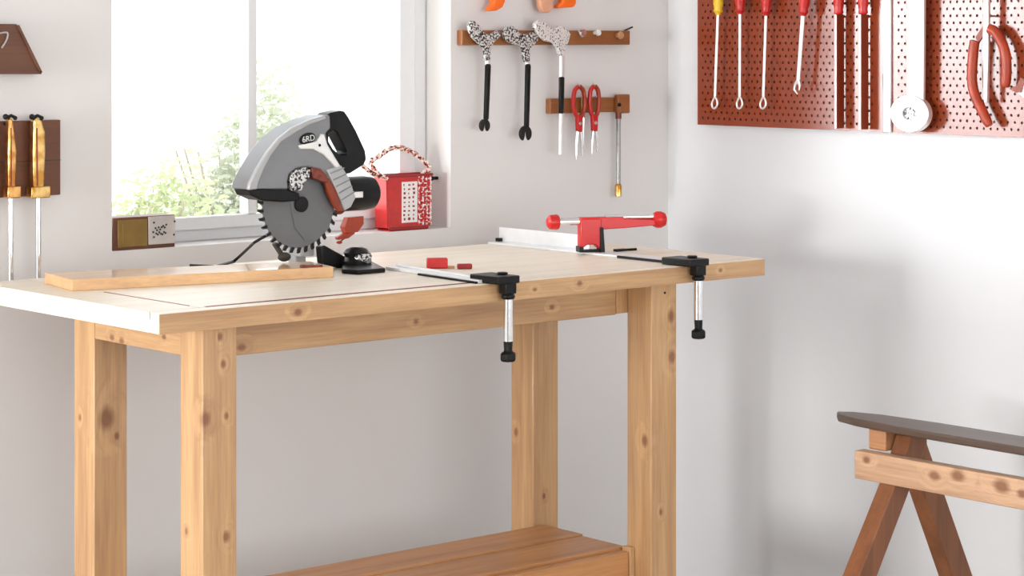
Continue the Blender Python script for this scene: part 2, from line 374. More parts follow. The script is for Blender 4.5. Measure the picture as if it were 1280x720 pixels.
for i, (x0, x1, y0, y1) in enumerate(((LX0,LX1,FY0,FY1), (RX0,RX1,FY0,FY1), (LX0,LX1,BY0,BY1), (RX0,RX1,BY0,BY1))):
    build('leg', MB().box(x0, x1, y0, y1, 0, TB), 'pine_leg_'+'abcd'[i], wb, bev=.0025)
SZ = .335
for y0, y1 in ((3.904, 4.048), (4.064, 4.205)):
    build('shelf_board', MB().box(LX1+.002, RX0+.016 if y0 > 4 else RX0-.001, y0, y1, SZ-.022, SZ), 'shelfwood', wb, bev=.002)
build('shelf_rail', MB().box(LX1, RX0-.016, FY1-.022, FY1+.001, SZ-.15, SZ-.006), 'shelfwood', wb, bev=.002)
build('shelf_rail', MB().box(LX1, RX0, 4.15, 4.18, SZ-.11, SZ-.022), 'shelfwood', wb, bev=.002)
build('cleat', MB().box(RX0-.015, RX0-.0002, FY1-.026, FY1+.002, .12, SZ+.004), 'pineZ3', wb, bev=.002)
for x in (LX0+.01, RX1-.04): build('shelf_bearer', MB().box(x, x+.03, FY1, BY0, SZ-.052, SZ-.0225), 'pineY3', wb, bev=.002)
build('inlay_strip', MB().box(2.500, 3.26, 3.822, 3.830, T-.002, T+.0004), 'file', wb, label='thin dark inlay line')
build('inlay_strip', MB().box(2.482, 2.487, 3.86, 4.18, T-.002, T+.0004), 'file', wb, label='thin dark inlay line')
# screws on the legs
sc = MB()
for px, py in ((831, 366), ): q = at_y(px, py, FY0); sc.cyl(q+Vector((0,-.0008,0)), q+Vector((0,.001,0)), .003, 12)
build('screw', sc, 'blackmetal', wb)

# ---- plank lying on the bench
PZ = T
d = Vector((math.cos(math.radians(-13)), math.sin(math.radians(-13)), 0)); nn = Vector((-d.y, d.x, 0))
p0 = Vector((2.445, 4.235, PZ))
L_, W_ = .585, .138
pl = MB().prism([p0-d*.004, p0+d*L_, p0+d*L_+nn*W_, p0+nn*.172-d*.012], (0,0,.024))
o = build('wooden_plank', pl, 'plank', loc=p0, bev=.0015)
tag(o, 'flat honey-coloured plank lying on the bench top left of the circular saw', 'plank')

# ================================================================ CIRCULAR SAW
ys = 4.235
def S(px, py, dy=0): return at_y(px, py, ys+dy*0) + Vector((0, dy, 0))
hub = S(374, 255)
saw = thing('chop_saw', (hub.x+.08, ys, T), 'grey and black electric circular saw with a big toothed blade, standing on the bench', 'saw')
RB = .109
ce = hub + Vector((-.002, 0, 0))
b = MB(); NT = 34
pts = []
for i in range(NT):
    a = 2*math.pi*i/NT
    for da, r in ((0, .0985), (.035, .0975), (.075, .1005), (.12, RB-.001)):
        q = a + da; pts.append(ce + Vector((math.cos(q)*r, 0, math.sin(q)*r)))
b.prism([q+Vector((0,-.001,0)) for q in pts], (0,.002,0))
build('blade', b, 'blade', saw, smooth=False)
b = MB()
for i in range(NT):
    a = 2*math.pi*i/NT + .12
    def q(r, da): return ce + Vector((math.cos(a+da)*r, -.0028, math.sin(a+da)*r))
    b.prism([q(RB-.0125, -.045), q(RB-.012, .030), q(RB+.000, .000), q(RB+.0015, -.060)], (0, .0056, 0))
build('blade_teeth', b, 'blackmetal', saw, smooth=False, label='dark teeth round the saw blade')
build('arbor_washer', MB().lathe(hub+Vector((0,-.006,0)), (0,1,0), [(0,.023),(.004,.024),(.008,.024)], 32), 'blade', saw)
build('arbor_nut', MB().lathe(hub+Vector((0,-.012,0)), (0,1,0), [(0,.012),(.001,.0175),(.008,.0185)], 32), 'black', saw, label='black arbor nut')
# inner teardrop cover above the hub
tp = [S(*q, dy=-.004) for q in ((363,262),(364,246),(366,232),(370,224),(380,221),(390,222),(398,228),(410,246),(416,262),(410,285),(395,300),(380,300),(368,285))]
build('inner_cover', MB().prism(tp, (0,.0025,0)), 'blade', saw, smooth=False)
# upper guard
go = [(302,237),(303,229),(312,211),(325,190),(339,173),(356,159.5),(378,149.5),(397,144),(405,143.5),(406,160),(400,166),(402,180),(410,195),(419,208),(428,222),(435.5,246),(430,258),(423,263.5),(419,262),(416,248),(408,232),(399,219),(388,211),(376,208),(363,210),(354.5,217),(352,226),(353,236)]
gd = [S(*q, dy=-.024) for q in go]
build('upper_guard', MB().prism(gd, (0,.066,0)), 'guard', saw, bev=.006, seg=3, label='grey metal upper blade guard')
rim = [S(*q, dy=-.028) for q in ((302,237),(303,229),(312,211),(325,190),(339,173),(356,159.5),(378,149.5),(397,144),(400,148),(380,155),(360,166),(343,177),(330,194),(321,211),(315,226),(313,236))]
build('guard_rim', MB().prism(rim, (0,.012,0)), 'guardlight', saw, bev=.003, label='lighter silver rim of the guard')
wp = [S(*q, dy=-.029) for q in ((364,181),(386,176),(392,167),(396,167),(400,180),(409,195),(417,208),(421,216),(415,214),(405,203),(395,193),(382,186),(366,186))]
build('silver_panel', MB().prism(wp, (0,.008,0)), 'satin', saw, bev=.002, label='pale silver panel along the handle')
vp = [S(*q, dy=-.030) for q in ((399,212),(417,206),(427,222),(435,246),(429,258),(422,262),(418,252),(410,234))]
build('ribbed_panel', MB().prism(vp, (0,.010,0)), 'guardlight', saw, bev=.002)
rb = MB()
for k in range(5):
    t = k/4; a_ = S(403+14*t, 216+33*t, -.031); b_ = S(420+13*t, 209+30*t, -.031)
    rb.bar(a_, b_, .002, .003, (0,1,0))
build('panel_ribs', rb, 'guard', saw)
bs = [S(*q, dy=-.027) for q in ((302,236),(318,235),(345,236),(366,240),(366,250),(345,252),(320,250),(306,244))]
build('guard_bumper', MB().prism(bs, (0,.062,0)), 'black', saw, bev=.004, label='black strip under the guard')
lk = [S(*q, dy=-.0285) for q in ((354,218),(362,211),(374,208),(380,212),(378,222),(372,228),(368,238),(356,238))]
build('locking_lever', MB().prism(lk, (0,.016,0)), 'ornate', saw, bev=.003)
cp = MB().lathe(S(388,217,-.028), (0,1,0), [(0,.008),(.002,.012),(.014,.014)], 20)
cp.prism([S(*q, dy=-.0275) for q in ((380,209),(392,210),(400,218),(402,228),(392,226),(382,222))], (0,.012,0))
build('clutch_cap', cp, 'copper', saw, bev=.002, label='reddish brown round cap')
build('brown_guide', MB().prism([S(*q, dy=-.026) for q in ((397,221),(403,222),(412,238),(421,262),(416,264),(410,256),(402,240))], (0,.012,0)), 'file', saw, bev=.002)
# badge
bg = S(376,173,-.0285)
badge = build('badge', MB().prism([bg+Vector((math.cos(t)*.0215, 0, math.sin(t)*.0135+math.cos(t)*.003)) for t in [2*math.pi*i/28 for i in range(28)]], (0,.008,0)), 'black', saw, bev=.0015, label='black oval name badge')
def text(s_, size, loc, rot, mat, parent, name='lettering', ext=.0008):
    cu = bpy.data.curves.new(name, 'FONT'); cu.body = s_; cu.size = size; cu.extrude = ext; cu.align_x = 'CENTER'; cu.align_y = 'CENTER'
    tmp = bpy.data.objects.new(name, cu); COL.objects.link(tmp); bpy.context.view_layer.update()
    me = bpy.data.meshes.new_from_object(tmp.evaluated_get(bpy.context.evaluated_depsgraph_get())); bpy.data.objects.remove(tmp)
    me.transform(Matrix.Translation(Vector(loc)-Vector(parent['_o'])) @ rot)
    o = bpy.data.objects.new(name, me); COL.objects.link(o); o.parent = parent; me.materials.clear(); me.materials.append(M[mat]); return o
text('6RD', .019, bg+Vector((0,-.0012,0)), Matrix.Rotation(math.radians(8),4,'Y').inverted() @ Matrix.Rotation(math.pi/2,4,'X'), 'satin', badge)
build('badge_screw', MB().lathe(S(390,181,-.0305),(0,1,0),[(0,.003),(.004,.004)],14), 'black', saw)
# handle
ho = [(401,146),(407,141),(420,138),(425,139),(430,146),(440,164),(451,188),(452.5,199),(449,206),(432,216.5),(424,217),(417,209),(409,196),(400,182),(394,172),(394.5,167),(399,165.5),(402,165),(404,160)]
hh = [(406,166),(412,162.5),(416,166),(422,178),(428.5,190),(427,193.5),(419,193),(411,186),(405,176)]
build('rear_handle', MB().prism([S(*q, dy=-.018) for q in ho], (0,.044,0), [S(*q, dy=-.018) for q in hh]), 'black', saw, bev=.006, seg=3, label='black D-shaped grip')
build('trigger', MB().prism([S(*q, dy=-.008) for q in ((421,157),(426,155),(434,172),(432,176),(428,173))], (0,.016,0)), 'blackmetal', saw, bev=.002)
# motor
mc = S(424,245,.045); me_ = at_y(474,244,ys+.045)
ml = (me_-mc).length - .016
build('motor_housing', MB().lathe(Vector((mc.x-.03, mc.y, mc.z)), (1,0,0), [(0,.037),(.03+ml*.3,.040),(.03+ml*.75,.040),(.03+ml*.93,.037),(.03+ml,.027)], 32), 'black', saw, label='black round motor housing')
q = at_y(446.5,243.5,ys+.003); build('motor_plate', MB().box(q.x-.0165, q.x+.0165, q.y-.001, q.y+.008, q.z-.0068, q.z+.0068), 'satin', saw, bev=.001)
build('motor_band', MB().lathe(Vector((mc.x-.006, mc.y-.004, mc.z-.008)), (1,0,0), [(0,.038),(.034,.038)], 32), 'copper', saw)
lv = MB().prism([at_y(*q, ys+.03) for q in ((436,272),(455,270),(455,280),(448,290),(434,292),(431,284))], (0,.02,0))
lv.prism([at_y(*q, ys+.034) for q in ((430,292),(444,287),(444,292),(436,298),(423,300),(422,297))], (0,.012,0)); lv.ball(at_y(424,303,ys+.04), .006, (1.3,1,.6))
lv.bar(at_y(433,296,ys+.04), at_y(424,303,ys+.04), .003, .004, (0,1,0))
build('depth_lever', lv, 'plier', saw, bev=.002, label='red depth lever under the motor')
# base, pivot arm and shoe
bb = MB()
bb.prism([at_z(*q, T+.0004) for q in ((427,342),(448,343.5),(482,340.5),(462,330),(442,324),(427,326))], (0,0,.010))
build('base', bb, 'black', saw, bev=.003, label='black base shoe on the bench top')
arm = MB().prism([Vector((v_.x, v_.y, max(v_.z, T+.001))) for v_ in [at_y(*q, ys+.016) for q in ((402,309),(406,306.5),(434,322),(440,330),(437,338),(424,336),(404,330))]], (0,.025,0))
build('shoe_bracket', arm, 'black', saw, bev=.003)
kn = at_y(452,331,ys-.02)
build('base_knob', MB().lathe((kn.x,kn.y+.02,T+.006), (0,0,1), [(0,.034),(.012,.035),(.020,.026),(.030,.030),(.038,.024),(.043,.012)], 28), 'blackmetal', saw, bev=0)
build('knob_cap', MB().lathe((kn.x+.004,kn.y+.006,T+.026), (0,-.7,1), [(0,.024),(.010,.022),(.016,.012)], 24), 'ornate', saw, label='mottled silver knob cap')
pa = MB().bar(Vector((hub.x+.055, ys+.085, T+.004)), Vector((hub.x+.05, ys+.085, hub.z+.0)), .03, .03, (0,1,0))
pa.box(hub.x-.05, hub.x+.12, ys+.065, ys+.13, T+.0004, T+.008).box(hub.x+.035, hub.x+.075, ys+.045, ys+.08, T+.03, T+.06)
build('pivot_arm', pa, 'guardlight', saw, bev=.003, label='silver pivot arm and plate behind the blade')
fo = at_y(361,326,ys-.004)
build('blade_foot', MB().ball((fo.x-.010, ys-.001, fo.z+.009), .017, (1,.5,.62)).bar(at_y(343,304,ys+.006), (fo.x-.004, ys+.004, fo.z), .007, .012, (0,1,0)), 'ink', saw, label='small dark foot under the blade')
cr_ = [at_y(330,296,ys+.05), at_y(318,303,ys+.07), at_z(300,320,T+.02), at_z(292,327,T+.0055), Vector((2.93,4.44,T+.0042)), Vector((2.90,4.50,T+.0042)), Vector((2.87,4.53,T-.04)), Vector((2.86,4.55,.6))]
cord = MB().tube([at_y(352,285,ys+.04)]+cr_[:6], .0035, 8)
build('power_cord', cord, 'black', saw, label='black power cord')
wp_ = MB().box(2.99+.0, 3.02, 4.15, 4.18, T+.0243, T+.030)
q = at_z(385,334,T+.024)
o = build('wood_offcut', MB().prism([q+Vector(v) for v in ((-.02,-.006,0),(.03,-.014,0),(.032,.002,0),(-.016,.010,0))], (0,0,.005)), 'copper', loc=q, bev=.001)
tag(o, 'thin reddish brown offcut on the right end of the plank below the saw blade', 'offcut')
wp_.bm.free()

# ================================================================ RAILS, CLAMPS
def clamp(cx, label, mirror=1):
    t = thing('bar_clamp', (cx, TY0-.02, T), label, 'clamp', 'clamps on the front edge of the bench')
    y = TY0-.024
    hd = MB().box(cx-.036, cx+.026, TY0-.040, TY0+.055, T+.0005, T+.017)
    hd.cyl((cx+.010, TY0+.0, T+.017), (cx+.010, TY0+.0, T+.022), .012)
    build('jaw', hd, 'black', t, bev=.004, label='black clamp head')
    nk = MB().box(cx-.010, cx+.020, y-.012, y+.012, T-.022, T+.002).lathe((cx+.006,y,T-.034), (0,0,1), [(0,.013),(.006,.016),(.014,.011)], 18)
    nk.box(cx+.008, cx+.024, y-.008, y+.008, T-.016, T-.006)
    build('swivel', nk, 'black', t, bev=.002)
    build('tube', MB().cyl((cx+.006,y,T-.124), (cx+.006,y,T-.032), .0105, 24), 'chrome', t, label='chrome clamp tube')
    hn = MB().lathe((cx+.006,y,T-.168), (0,0,1), [(0,.012),(.003,.0185),(.018,.0185),(.022,.010),(.046,.0115)], 6)
    build('handle', hn, 'black', t, bev=.0025, label='black turning handle')
    return t
clamp(3.222, 'black and chrome clamp hanging from the middle of the bench front edge')
clamp(3.800, 'black and chrome clamp near the right end of the bench front edge')
# guide rail from the saw to the left clamp
gr = thing('guide_rail', (3.2, 4.0, T), 'flat white metal guide rail lying between the saw and the left clamp', 'rail')
build('rail_body', MB().prism([(3.175,3.800,T+.0003),(3.235,3.800,T+.0003),(3.258,4.165,T+.0003),(3.206,4.165,T+.0003)], (0,0,.007)), 'alu', gr, bev=.001)
build('rail_ridge', MB().prism([(3.200,3.84,T+.0073),(3.212,3.84,T+.0073),(3.240,4.155,T+.0073),(3.228,4.155,T+.0073)], (0,0,.004)), 'alu', gr, bev=.001)
build('rubber_strip', MB().prism([(3.168,3.80,T+.0004),(3.174,3.80,T+.0004),(3.190,4.02,T+.0004),(3.184,4.02,T+.0004)], (0,0,.004)), 'black', gr)
# fence rail to the right clamp
fr = thing('fence_rail', (3.82, 4.2, T), 'white metal fence with an upright strip running to the right clamp', 'fence')
build('rail_body', MB().box(3.800, 3.862, 3.842, 4.51, T+.0003, T+.005), 'alu', fr, bev=.001)
build('upright', MB().prism([(3.838,4.510,T+.005),(3.838,4.168,T+.005),(3.838,4.168,T+.036),(3.838,4.175,T+.041),(3.838,4.510,T+.041)], (.005,0,0)), 'alu', fr, bev=.001, label='upright white fence strip')
build('rubber_strip', MB().box(3.790, 3.797, 3.86, 4.02, T+.0004, T+.006), 'black', fr)
build('end_stop', MB().box(3.826, 3.836, 4.495, 4.510, T+.0055, T+.014), 'black', fr)
o = build('steel_rule_clip', MB().box(3.90, 3.935, 4.135, 4.15, T+.0002, T+.006).cyl((3.925,4.142,T+.003),(3.965,4.135,T+.003),.003), 'black', loc=(3.92,4.14,T), bev=.001)
tag(o, 'small black clip on the bench top right of the red bracket', 'clip')
# red T bracket with tubes
rbk = thing('hold_down_bracket', (3.815, 4.15, T), 'bright red T-shaped hold-down with chrome tube, standing on the white fence', 'bracket')
ph = math.radians(-24); u = Vector((math.cos(ph), math.sin(ph), 0)); vv = Vector((-u.y, u.x, 0)); UZ = Vector((0,0,1))
c0 = Vector((3.812, 4.140, T+.0055))
def BP(a, z, dpt=0): return c0 + u*a + UZ*z + vv*dpt
post = [BP(-.027,.008,-.014), BP(-.027,.082,-.014), BP(.027,.082,-.014), BP(.027,.006,-.014), BP(.018,.010,-.014), BP(.010,.018,-.014), BP(-.010,.018,-.014), BP(-.018,.012,-.014)]
build('post', MB().prism(post, vv*.028), 'red', rbk, bev=.003, label='red upright post')
build('foot', MB().prism([BP(-.030,0,-.016),BP(-.030,.014,-.016),BP(-.020,.014,-.016),BP(-.020,0,-.016)], vv*.032).prism([BP(.022,0,-.018),BP(.022,.060,-.018),BP(.030,.060,-.018),BP(.034,0,-.018)], vv*.030).prism([BP(-.020,0,-.012),BP(-.020,.006,-.012),BP(.022,.006,-.012),BP(.022,0,-.012)], vv*.022), 'black', rbk, bev=.001, label='black foot plate')
armp = [BP(-.028,.066,-.012), BP(-.028,.084,-.012), BP(.085,.084,-.012), BP(.085,.080,-.012), BP(.185,.074,-.012), BP(.185,.062,-.012), BP(.085,.056,-.012), BP(.030,.054,-.012)]
build('arm', MB().prism(armp, vv*.024), 'red', rbk, bev=.003, label='red tapering arm')
build('tube', MB().cyl(BP(-.080,.074), BP(.0,.074), .0095).cyl(BP(.04,.082,0), BP(.165,.082,0), .0075), 'chrome', rbk, label='chrome cross tube')
build('end_cap', MB().lathe(BP(-.108,.074), u, [(0,.010),(.005,.017),(.024,.019),(.028,.017),(.030,.012)], 24), 'red', rbk)
build('knob', MB().lathe(BP(.162,.074), u, [(0,.010),(.003,.016),(.012,.0205),(.022,.0205),(.032,.016),(.037,.006)], 28), 'red', rbk)
# red blocks on the bench
def blk(x, y, sx, sy, sz, mat, lab, rot=-.3):
    m4 = Matrix.Translation((x,y,T)) @ Matrix.Rotation(rot,4,'Z')
    o = build('painted_block', MB(m4).box(-sx/2,sx/2,-sy/2,sy/2,0.0002,sz), mat, loc=(x,y,T), bev=.003)
    return tag(o, lab, 'block', 'small red blocks on the bench')
blk(3.312, 4.110, .048, .022, .024, 'redp', 'larger bright red block lying behind the guide rail', -.6)
blk(3.352, 4.060, .034, .016, .012, 'darkred', 'smaller dark red block nearer the left clamp', -.6)
o = build('wood_scrap', MB(Matrix.Translation((3.335,4.088,T)) @ Matrix.Rotation(-.6,4,'Z')).box(-.008,.008,-.004,.004,.0002,.006), 'tan', loc=(3.335,4.088,T), bev=.001)
tag(o, 'tiny tan wood scrap between the two red blocks', 'scrap')

# ================================================================ ON THE SILL
bx = thing('brass_box', (2.86, 4.67, WZ0), 'low rectangular brass and silver box at the left end of the window sill', 'box')
y0, y1 = 4.643, 4.70
build('body', MB().box(2.783, 2.950, y0, y1, WZ0, 1.100), 'walnut', bx, bev=.002)
build('front_plate', MB().box(2.794, 2.873, y0-.003, y0-.0001, 1.031, 1.094), 'brassflat', bx, bev=.001, label='dull brass front plate')
build('emblem', MB().box(2.806, 2.86, y0-.0042, y0-.0031, 1.040, 1.086), 'brassflat', bx, bev=.0005)
lbp = build('label_plate', MB().box(2.876, 2.949, y0-.003, y0-.0001, 1.033, 1.098), 'silverlabel', bx, bev=.001, label='silver label plate with dark marks')
mk = MB()
for (a_, b_) in ((12,24),(16,20),(20,25),(24,21),(28,25),(32,27),(36,24),(40,29),(14,14),(18,12),(22,16),(26,13),(30,12),(34,16),(38,14),(8,34),(62,34),(8,8),(60,10),(6,17)):
    mk.box(2.880+a_*.001*1.05, 2.880+a_*.00105+.0038, y0-.0045, y0-.0031, 1.038+b_*.0013, 1.038+b_*.0013+.0042)
build('marks', mk, 'ink', lbp)

bk = thing('red_basket', (3.66, 4.68, WZ0), 'red plastic basket with a white label and speckled handle on the window sill', 'basket')
bz0, bz1, by0, by1 = WZ0, 1.164, 4.650, 4.700
fx0, fx1 = at_y(484,283,4.65).x, at_y(538,283,4.65).x; gx0, gx1 = fx0-.004, fx1+.003     # bottom, top extents at front
def wallpoly(inset, zb):
    return [(fx0+inset, zb), (fx1-inset, zb), (gx1-inset, bz1), (gx0+inset, bz1)]
b = MB()
# four thin sides and a bottom
b.prism([(x, by0, z) for x, z in ((fx0+.010,bz0),(fx1-.010,bz0),(fx1-.001,bz0+.012),(gx1,bz1),(gx0,bz1),(fx0,bz0+.012))], (0,.003,0))
b.prism([(x, by1-.003, z) for x, z in ((fx0+.010,bz0),(fx1-.010,bz0),(fx1-.001,bz0+.012),(gx1,bz1),(gx0,bz1),(fx0,bz0+.012))], (0,.003,0))
b.prism([(fx0,by0,bz0+.008),(fx0,by1,bz0+.008),(gx0,by1,bz1),(gx0,by0,bz1)], (.003,0,0))
b.prism([(fx1-.003,by0,bz0+.008),(fx1-.003,by1,bz0+.008),(gx1-.003,by1,bz1),(gx1-.003,by0,bz1)], (.003,0,0))
b.box(fx0+.006, fx1-.006, by0, by1, bz0, bz0+.004)
build('body', b, 'redp', bk, bev=.001)
build('rim', MB().bar((gx0-.003,by0-.002,bz1),(gx1+.003,by0-.002,bz1),.006,.007).bar((gx0-.003,by1,bz1),(gx1+.003,by1,bz1),.006,.007).bar((gx0-.001,by0,bz1),(gx0-.001,by1,bz1),.006,.007).bar((gx1+.001,by0,bz1),(gx1+.001,by1,bz1),.006,.007), 'darkred', bk, bev=.0015)
build('base_rim', MB().box(fx0+.010, fx1-.008, by0-.003, by0-.0002, bz0+.002, bz0+.010), 'darkred', bk, bev=.001)
lx0, lx1 = at_y(502,250,4.65).x, at_y(521,250,4.65).x
lb = build('label', MB().box(lx0, lx1, by0-.0025, by0-.0004, bz0+.020, bz0+.124), 'label', bk, label='white printed label')
mk = MB()
for r_ in range(9):
    for c__ in range(3):
        x = lx0+.004+c__*.015+R.uniform(-.001,.001); z = bz0+.026+r_*.011
        mk.box(x, x+R.uniform(.003,.008), by0-.0032, by0-.0026, z, z+R.uniform(.003,.007))
build('print', mk, 'darkred', lb)
lt = MB()
for r_ in range(12):
    z = bz0+.016+r_*.0112
    lt.box(lx1+.003, fx1-.003, by0-.003, by0-.0004, z, z+.0035)
for c__ in range(4): lt.box(lx1+.004+c__*.0125, lx1+.008+c__*.0125, by0-.0035, by0-.0006, bz0+.012, bz0+.140)
build('lattice', lt, 'lattice', bk, label='red and white lattice at the side')
hp = [Vector((gx1-.006,by0+.03,bz1)), at_y(537,210,4.68), at_y(528,200,4.68), at_y(515,190,4.68), at_y(500,184.5,4.68), at_y(487,186,4.68), at_y(474,195,4.68), at_y(463,204,4.68), Vector((gx0+.004,by0+.03,bz1))]
def smooth_path(P, k=6):
    out = []
    for i in range(len(P)-1):
        p_0 = P[max(i-1,0)]; p_1 = P[i]; p_2 = P[i+1]; p_3 = P[min(i+2,len(P)-1)]
        for j in range(k):
            t = j/k; out.append(.5*((2*p_1)+(p_2-p_0)*t+(2*p_0-5*p_1+4*p_2-p_3)*t*t+(-p_0+3*p_1-3*p_2+p_3)*t**3))
    out.append(P[-1]); return out
cpth = smooth_path(hp); ra = []
st1, st2 = [], []
for i, q in enumerate(cpth):
    t = i*.9; o1 = Vector((0, math.cos(t), math.sin(t)))*.0035; st1.append(q+o1); st2.append(q-o1)
build('handle', MB().tube(st1, .0045, 8).tube(st2, .0045, 8), 'rope', bk, label='twisted red, white and black cord handle')
tl = smooth_path([Vector((gx0+.002,by0-.002,bz1-.004)), at_y(466,217,4.65), at_y(458,211,4.65), at_y(449,203,4.65)])
build('cord_tail', MB().tube(tl, .006, 8), 'rope', bk)
rg = MB().cyl(Vector((WX1-.0005, 4.694, 1.150)), Vector((WX1-.018, 4.694, 1.150)), .0045, 12).ball((WX1-.018,4.694,1.150), .006)
o = build('cord_hook', rg, 'black', loc=(WX1, 4.694, 1.150)); tag(o, 'tiny black hook on the window reveal above the red basket', 'hook')

# ================================================================ RACK WITH WRENCHES (back wall)
rk = thing('tool_rack', (4.10, YW, 1.515), 'long brown wooden tool strip right of the window holding three wrenches', 'rack')
build('strip', MB().box(3.805, 4.404, YW-.022, YW, 1.496, 1.535), 'rack', rk, bev=.002)
def hookp(px, py, r, mat, nm='peg'):
    q = at_y(px, py, YW-.022); build(nm, MB().lathe((q.x,YW-.0218,q.z), (0,-1,0), [(0,r*.6),(.012,r*.55),(.014,r),(.020,r*.8)], 14), mat, rk)
hookp(724,41,.012,'chrome'); hookp(743,41,.009,'label'); hookp(771,44,.011,'tan')
hk = MB(); 
hk.bm.free()
for px in (610, 657, 702): q = at_y(px, 48, YW-.022); build('hook', MB().tube([(q.x,YW-.0215,1.510),(q.x,YW-.036,1.506),(q.x,YW-.0375,1.511)], .003, 8), 'steel', rk)
q = at_y(790, 33, YW-.022); build('bracket_tip', MB().bar((4.392,YW-.012,1.535),(4.415,YW-.020,1.545),.006,.004), 'blackmetal', rk)

def curve_poly(pts): return [Vector(p) for p in pts]
def wrench(pts_head, shaft_top, shaft_bot, claw_c, claw_r, grip, label, gmat, hmat, y=YW-.045, low=None):
    t = thing('wrench', tuple(at_y(*shaft_top, y)), label, 'wrench', 'wrenches on the long strip')
    build('head', MB().prism([at_y(*q, y-.006) for q in pts_head], (0,.013,0)), hmat, t, bev=.003, label='mottled chrome head')
    a_, b_ = at_y(*shaft_top, y), at_y(*shaft_bot, y)
    build('shaft', MB().tube([a_, b_], [.0085,.0075], 12, flat=(0,1,0)), 'satin' if gmat != 'x' else 'steel', t)
    if grip:
        g0, g1 = at_y(*grip[0], y-.001), at_y(*grip[1], y-.001)
        build('grip', MB().tube([g0, g0*.97+g1*.03, g1*.97+g0*.03, g1], [.007,.010,.009,.007], 12, flat=(0,1,0)), gmat, t, label='black grip')
    build('hanging_loop', MB().tube([a_+Vector((0,.004,.02)), a_+Vector((.004,.012,.036)), a_+Vector((0,.004,.052))], .0018, 8), 'steel', t)
    if claw_c:
        c = at_y(*claw_c, y-.004); r = claw_r; po = []
        for i in range(17):
            th = math.radians(-62 + (360-56)*i/16 )
            po.append(c+Vector((math.cos(th)*r, 0, math.sin(th)*r*1.05)))
        po += [c+Vector((-r*.22,0,-r*.35)), c+Vector((-r*.16,0,r*.18)), c+Vector((r*.16,0,r*.18)), c+Vector((r*.24,0,-r*.4))]
        build('open_jaw', MB().prism(po, (0,.009,0)), 'blackmetal', t, bev=.0015, label='black open-ended jaw')
    return t
hA = [(587,30),(590,26),(595,26.5),(600,32),(604,39),(609,43),(616,42),(622,38),(629,41),(627,45),(619,52),(614,60),(613.5,76),(607,76),(607,61),(600,55),(592,47),(588,39)]
hB = [(630,40),(634,34),(641,32.5),(647,36),(651,42),(658,43),(666,40),(673,44),(673,50),(668,57),(663,62),(663,78),(656,78),(655,62),(650,57),(640,54),(633,50)]
hC = [(669,29),(674,25),(681,26),(686,33),(693,36),(701,32),(709,35),(714,43),(711,53),(707,60),(705.5,70),(700,70),(698,60),(692,53),(682,51),(674,44),(669,36)]
wrench(hA, (610,72), (607,151), (607,157), .0165, ((610,80),(607.5,150)), 'black-gripped wrench hanging leftmost on the long strip', 'black', 'ornate')
wrench(hB, (660,74), (658,160), (658,167), .020, ((660,80),(658,160)), 'black-gripped wrench with a rounded head, hanging in the middle of the long strip', 'black', 'ornate')
M['ornate2'] = speckle('bright_mottled_chrome', (.10,.10,.10), (.85,.85,.83), 190, rough=.3, metal=.4, lo=.38, hi=.44)
wc = wrench(hC, (702.5,62), (701.5,193), None, 0, ((702,96),(701.5,142)), 'bright chrome wrench, longest of three, hanging in front of the short strip', 'black', 'ornate2', y=YW-.052)

# short strip
rk2 = thing('tool_rack', (4.25, YW, 1.33), 'short brown wooden tool strip below the long one holding two red pliers', 'rack')
build('strip', MB().box(4.112, 4.389, YW-.020, YW, 1.312, 1.352), 'rack', rk2, bev=.002)
build('end_block', MB().box(4.345, 4.391, YW-.036, YW-.0205, 1.308, 1.360), 'rack', rk2, bev=.003)
q = at_y(774,131,YW-.036); build('screw', MB().lathe((q.x,YW-.0358,q.z),(0,-1,0),[(0,.006),(.003,.005)],12), 'blackmetal', rk2)
for x_ in (4.197, 4.253): build('hook', MB().cyl((x_,YW-.019,1.352),(x_,YW-.050,1.356),.003,8), 'steel', rk2)
def pliers(cx, w_, label, tip):
    t = thing('pliers', (cx, YW-.04, 1.33), label, 'pliers', 'red pliers on the short strip')
    y = YW-.040
    for s in (-1, 1):
        pth = smooth_path([Vector((cx+s*w_*.08,y,1.384)), Vector((cx+s*w_*.40,y,1.372)), Vector((cx+s*w_*.5,y,1.345)), Vector((cx+s*w_*.42,y,1.318)), Vector((cx+s*w_*.15,y,1.302))])
        build('handle', MB().tube(pth, .0062, 10), 'plier' if s > 0 else 'redp', t)
    build('joint', MB().prism([(cx-.011,y-.006,1.306),(cx+.010,y-.006,1.306),(cx+.008,y-.006,1.262),(cx-.008,y-.006,1.262)], (0,.012,0)), 'red', t, bev=.002, label='red joint cover')
    for s in (-1, 1):
        build('jaw', MB().tube([(cx+s*.005,y,1.264),(cx+s*.009,y,1.235),(cx+s*.010,y,tip+.004*s)], [.0045,.004,.0018], 8), 'chrome', t)
    build('hanging_loop', MB().tube([(cx-.005,y,1.382),(cx,y+.004,1.392),(cx+.005,y,1.382)], .0018, 8), 'steel', t)
    build('rivet', MB().lathe((cx,y-.0062,1.285),(0,-1,0),[(0,.005),(.002,.004)],12), 'steel', t)
pliers(4.197, .040, 'red-handled pliers beside the long chrome wrench', 1.192)
pliers(4.253, .034, 'red-handled pliers nearer the middle of the short strip', 1.203)
sk = thing('steel_pick', (4.222, YW-.03, 1.28), 'thin steel pick hanging between the two red pliers', 'pick')
build('shaft', MB().tube([(4.224,YW-.028,1.330),(4.224,YW-.028,1.225),(4.228,YW-.028,1.205)], [.0028,.0025,.001], 8), 'chrome', sk)
build('hanging_loop', MB().tube([(4.221,YW-.026,1.349),(4.224,YW-.026,1.356),(4.227,YW-.026,1.349)], .0012, 8), 'steel', sk)
